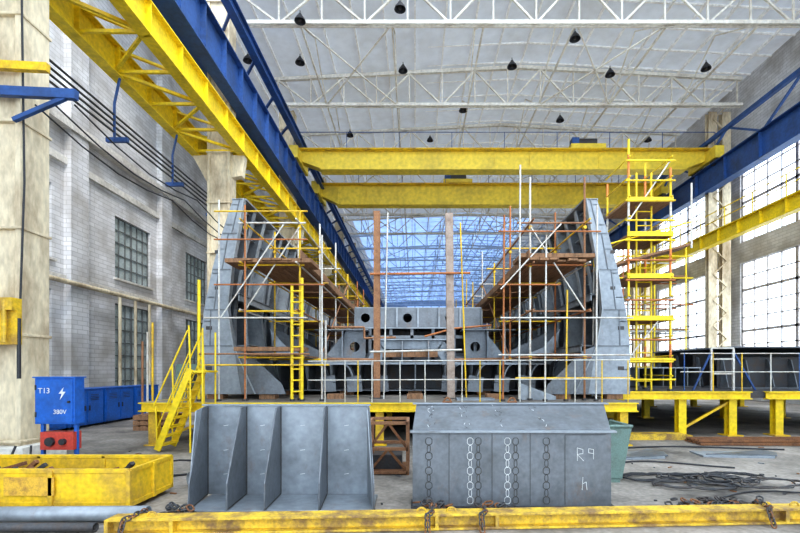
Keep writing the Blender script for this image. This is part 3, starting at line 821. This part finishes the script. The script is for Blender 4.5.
# ---------------------------------------------------------------- yellow crate left
b=B('yellow_parts_crate')
x0,x1,y0,y1,h=-6.2,-3.42,5.4,6.3,.5
def side(p,q):
    b.beam((*p,.29),(*q,.29),.02,.42,YEL); b.beam((*p,.49),(*q,.49),.05,.05,YEL); b.beam((*p,.09),(*q,.09),.05,.06,YEL)
side((x0,y0),(x1,y0)); side((x0,y1),(x1,y1)); side((x0,y0),(x0,y1)); side((x1,y0),(x1,y1))
for x in (x0,-5.25,-4.35,x1):
    for y in (y0-.02,y1): b.beam((x,y,.06),(x,y,.5),.05,.05,YEL)
b.beam((x1+.02,5.85,.06),(x1+.02,5.85,.5),.05,.05,YEL)
b.box(x0,x1,y0,y1,.06,.09,RUST)
for x in (x0+.15,-4.8,x1-.15): b.box(x-.06,x+.06,y0,y1,0,.06,YEL)
b.box(-4.9,-4.3,y0-.045,y0-.03,.2,.42,mat('worn_patch',(.7,.42,.05),(.3,.15,.05),scale=8,amt=.9))
for i in range(44):
    x=R.uniform(x0+.2,x1-.5); y=R.uniform(y0+.15,y1-.15)
    b.beam((x,y,.2+R.random()*.15),(x+R.uniform(.1,.4),y+R.uniform(-.1,.1),.2+R.random()*.28),.06,.05,R.choice([RUST,STEELD,RUSTL]))
b.done(.004)
b=B('steel_pipe'); b.pipe((-6.0,5.0,.09),(-3.0,5.05,.09),.085,STEEL2); b.done()
b=B('steel_pipe'); b.pipe((-6.2,4.72,.05),(-3.35,4.72,.05),.05,STEELD); b.done()
b=B('steel_pipe'); b.pipe((-3.25,6.5,.12),(-2.95,6.9,.12),.11,STEEL2); b.done()
# ---------------------------------------------------------------- control cabinet
def text(s,name,loc,size,m,par):
    c=bpy.data.curves.new(name,'FONT'); c.body=s; c.size=size; c.extrude=.002; c.materials.append(m)
    o=bpy.data.objects.new(name,c); o.rotation_euler=(math.pi/2,0,0); sc.collection.objects.link(o)
    o.parent=par; o.location=Vector(loc)-par.location; return o
b=B('electrical_cabinet')
cy=7.1; cx0,cx1=sx(35,7.1),sx(75,7.1); cz0,cz1=sz(424,7.1),sz(378,7.1)
b.box(cx0,cx1,cy,cy+.2,cz0,cz1,BLUEC); b.box(cx0+.03,cx1-.03,cy-.015,cy,cz0+.03,cz1-.03,BLUEC)
b.box(cx0-.02,cx1+.02,cy-.03,cy+.22,cz1,cz1+.02,BLUEC)
b.tube((cx1-.08,cy-.04,cz0+.35),(cx1-.08,cy-.01,cz0+.35),.02,BLACK)
for z in (cz0+.15,cz1-.15): b.tube((cx0+.025,cy-.02,z-.04),(cx0+.025,cy-.02,z+.04),.012,BLACK)
for x in (cx0+.05,cx1-.05): b.beam((x,cy+.1,0),(x,cy+.1,cz0),.05,.05,BLUEC)
b.box(cx0+.08,cx1-.03,cy,cy+.18,.44,.72,RED); b.tube((cx0+.25,cy-.05,.57),(cx0+.25,cy,.57),.07,BLACK,12); b.tube((cx0+.45,cy-.05,.57),(cx0+.45,cy,.57),.05,BLACK,12)
b.box(cx0+.05,cx1-.05,cy+.1,cy+.18,.25,.30,BLACK)
xm=(cx0+cx1)/2+.12; zz=cz0+.42
b.prism([(xm+.03,cy-.02,zz+.16),(xm-.05,cy-.02,zz+.06),(xm,cy-.02,zz+.06),(xm-.03,cy-.02,zz-.04),(xm+.06,cy-.02,zz+.09),(xm+.01,cy-.02,zz+.09)],(0,.004,0),CHALK)
cab=b.done(.008)
text('T13','label_number',(cx0+.06,cy-.02,cz1-.24),.12,CHALK,cab); text('380V','label_voltage',(cx1-.33,cy-.02,cz0+.16),.10,CHALK,cab)
b=B('floor_cable')
b.path([(-6.3,7.1,.5),(-6.35,7.0,.2),(-6.2,6.9,.03),(-5.6,6.8,.02),(-4.9,7.1,.02),(-4.2,7.0,.02),(-3.4,7.4,.02)],.018,BLACK,6)
b.path([(-6.1,7.15,.5),(-6.0,7.0,.04),(-5.2,7.6,.02),(-4.4,8.4,.02),(-3.6,8.3,.02)],.015,BLACK,6)
b.done()
for i,y in enumerate((9.6,11.1,12.6,14.1,15.6)):
    b=B('blue_storage_locker')
    b.box(-10.3,-9.7,y,y+1.4,.08,1.12,BLUEC); b.box(-10.33,-9.67,y-.02,y+1.42,1.12,1.15,BLUEC)
    for j in range(2):
        b.box(-9.7,-9.68,y+.04+j*.68,y+.66+j*.68,.14,1.06,BLUEC); b.box(-9.68,-9.65,y+.58+j*.18,y+.61+j*.18,.5,.65,BLACK)
        for q in range(4): b.box(-9.68,-9.672,y+.15+j*.68,y+.5+j*.68,.8+q*.05,.815+q*.05,BLACK)
    for yy in (y+.08,y+1.3): b.box(-10.2,-9.75,yy-.03,yy+.03,0,.08,BLACK)
    b.done(.01)
def machine(x,y,name,m):
    b=B(name); b.box(x-.5,x+.5,y-.4,y+.4,0,.9,m); b.box(x-.35,x+.1,y-.3,y+.3,.9,1.9,m); b.box(x-.35,x+.5,y-.25,y+.25,1.6,1.95,m)
    b.tube((x+.35,y,1.25),(x+.35,y,1.6),.08,STEELD,12); b.box(x-.05,x+.55,y-.3,y+.3,.98,1.06,STEELD); b.tube((x+.35,y-.42,.6),(x+.35,y-.38,.6),.12,BLACK,14); b.done(.01)
machine(-9.6,19.0,'drill_press',GREENB); machine(-9.8,23,'drill_press',BLUEC); machine(-10.2,29,'drill_press',GREENB)
b=B('gas_pipes')
for i in range(3):
    x=-8.6+i*.16; b.tube((x,14.2,0),(x,14.2,2.6+i*.3),.035,(RUSTL,GALV,YEL)[i])
for i in range(3): b.tube((-11.8,18+i,0),(-11.8,18+i,4.6),.06,CREAM)
b.tube((-12.6,10,4.9),(-12.6,60,4.9),.09,CREAM)
b.done()
b=B('pallet_stack')
for k_ in range(3):
    z=k_*.15
    for i in range(3): b.box(-7.9,-6.9,12.6+i*.4,12.7+i*.4,z,z+.1,WOOD)
    for i in range(5): b.box(-7.9+i*.21,-7.75+i*.21,12.6,13.5,z+.1,z+.13,WOOD)
b.done()
def far_tower(x0,x1,y0,y1,h,n,m):
    b=B('scaffold_tower')
    for x in (x0,x1):
        for y in (y0,y1): b.tube((x,y,0),(x,y,h),.035,m)
    for k_ in range(n):
        z=.5+k_*.7
        b.tube((x0,y0,z),(x1,y0,z),.025,m); b.tube((x0,y1,z),(x1,y1,z),.025,m); b.tube((x0,y0,z),(x0,y1,z),.02,m)
        if k_%3==2: b.box(x0,x1,y0,y1,z,z+.06,WOOD); b.tube((x0,y0,z),(x1,y0,z-1.4),.02,GALV)
    b.done()
far_tower(-8.9,-8.0,20,21.6,7.5,10,YEL)
far_tower(-5.8,-4.4,33,35,7.5,10,ORNG); far_tower(-2.6,-.6,34,36,6.0,8,GALV); far_tower(3.2,5.2,35,37,7.2,9,YEL); far_tower(6,9,40,42,8,11,ORNG)

# ---------------------------------------------------------------- starboard platform load and clutter
b=B('hull_panel_stack')
for k_ in range(4):
    y=14+k_*1.2
    b.box(9.4,15.2,y,y+.03,1.16,2.1+.1*k_,STEELD)
    for i in range(9): 
        x=9.5+i*.7; b.prism([(x,y,1.16),(x,y-.35,1.16),(x,y-.12,2.0+.1*k_),(x,y,2.05+.1*k_)],(.03,0,0),STEEL)
b.box(9.4,15.2,13.4,18,1.145,1.17,STEEL)
b.box(9.3,15.4,13.3,17.8,2.36,2.4,STEEL)
b.done()
b=B('hull_panel_stack')
b.box(6.9,8.9,14,18,1.144,1.2,STEELD)
for i in range(6): b.box(6.95+i*.38,6.98+i*.38,14,18,1.2,1.75,STEEL)
b.box(6.9,8.9,14,18,1.75,1.79,STEEL2)
b.done()
b=B('guard_rail')
for i in range(12):
    x=7.0+i*.75; b.tube((x,11.7,1.144),(x,11.7,2.15),.016,R.choice([GALV,YEL,BLUE]))
for z in (1.65,2.13): b.tube((6.9,11.7,z),(15.4,11.7,z),.014,GALV)
b.done()
b=B('welding_frame')
for x in (8.1,8.7): b.beam((x,12.3,1.144),(x,12.3,2.3),.05,.05,GALV)
for z in (1.6,2.0,2.3): b.beam((8.1,12.3,z),(8.7,12.3,z),.04,.04,GALV)
b.beam((8.7,12.3,2.2),(9.3,12.3,1.15),.04,.04,BLUE); b.beam((8.1,12.3,2.2),(7.6,12.3,1.15),.04,.04,BLUE)
b.done()
b=B('tube_scaffold')
for x in (8.6,9.9,11.2):
    for y in (18.6,19.8):
        b.tube((x,y,1.144),(x,y,6.8+R.uniform(-.6,.6)),.035,R.choice([GALV,YELB,ORNG]))
for z in (2.2,3.3,4.4,5.5,6.4):
    for y in (18.6,19.8): b.tube((8.3,y,z),(11.5,y,z),.03,R.choice([GALV,YELB,ORNG]))
for z in (3.35,5.55): b.box(8.5,11.3,18.6,19.8,z,z+.06,WOOD)
b.done()
for (x,y,w,l,a) in ((4.3,8.9,1.3,.7,.2),(6.4,9.0,1.5,.6,-.1)):
    b=B('steel_plate_offcut')
    c,s=math.cos(a),math.sin(a)
    P=[(x+c*u-s*v,y+s*u+c*v,.0) for u,v in ((-w/2,-l/2),(w/2-.2,-l/2),(w/2,0),(w/2-.1,l/2),(-w/2,l/2*.8))]
    b.prism(P,(0,0,.03),STEEL2); b.prism([(p[0]+.1,p[1]+.08,.03) for p in P[:4]],(0,0,.02),STEEL); b.done()
b=B('timber_stack')
for i in range(7):
    for k_ in range(3): b.beam((8.6,8.3+i*.16,.07+k_*.13),(11.6,8.5+i*.16,.07+k_*.13),.13,.11,WOOD if (i+k_)%3 else RUSTL)
b.done()
b=B('steel_bar_bundle')
for i in range(9): b.beam((6.4,10.1+i*.07,.04+.06*(i%2)),(9.4,10.0+i*.09,.04+.06*(i%2)),.05,.05,RUST)
b.done()
b=B('floor_debris')
for i in range(110):
    x=R.uniform(-6,9); y=R.uniform(5.6,10.5); 
    a=R.uniform(0,3.1); l=R.uniform(.02,.12)
    b.beam((x,y,.008),(x+math.cos(a)*l,y+math.sin(a)*l,.008),R.uniform(.01,.04),.014,R.choice([RUST,STEELD,WOOD,STEEL,STEELD]))
b.done()
b=B('hull_block')
b.prism([(6.5,30,0),(14,30,0),(14,30,3.2),(12.5,30,4.2),(8,30,4.2),(6.5,30,3)],(0,.05,0),STEEL)
for i in range(8): b.box(6.5+i,6.55+i,29.4,30,0,3,STEEL2)
b.box(6.5,14,30,38,3.0,3.1,STEEL); b.box(6.4,6.5,30,38,0,3,STEELD); b.done()
b=B('hull_block')
b.box(-5,8,48,52,0,3.2,STEELD)
for i in range(14): b.box(-5+i,-4.9+i,47.6,48,0,3.6,STEEL)
b.box(-5,8,47.5,52,3.6,3.7,STEEL2)
b.prism([(-3,47.9,3.7),(1,47.9,3.7),(.4,47.9,6),(-2,47.9,6.3)],(0,.1,0),STEEL2); b.prism([(3,47.9,3.7),(7,47.9,3.7),(7,47.9,7),(5.5,47.9,7)],(0,.1,0),STEEL)
b.done()

# ---------------------------------------------------------------- light
w=bpy.data.worlds.new('World'); sc.world=w; w.use_nodes=True
nt=w.node_tree; bg=nt.nodes['Background']; bg.inputs[0].default_value=(.74,.87,1.0,1); bg.inputs[1].default_value=3.1
sun=bpy.data.lights.new('sun','SUN'); sun.energy=2.4; sun.angle=.35; sun.color=(1,.97,.93)
so=bpy.data.objects.new('sun',sun); so.rotation_euler=(math.radians(34),math.radians(24),0); so.location=(0,-5,30); sc.collection.objects.link(so)

cam=bpy.data.cameras.new('camera'); cam.sensor_width=36; cam.lens=F*36/800
cam.shift_x=-15/800; cam.shift_y=103.5/800; cam.clip_end=500
co=bpy.data.objects.new('camera',cam); co.location=(0,0,EYE); co.rotation_euler=(math.pi/2,0,0); sc.collection.objects.link(co); sc.camera=co
vs_=sc.view_settings; vs_.view_transform='Standard'
try: vs_.look='Medium High Contrast'
except Exception as e: print('look',e)
vs_.exposure=0.28
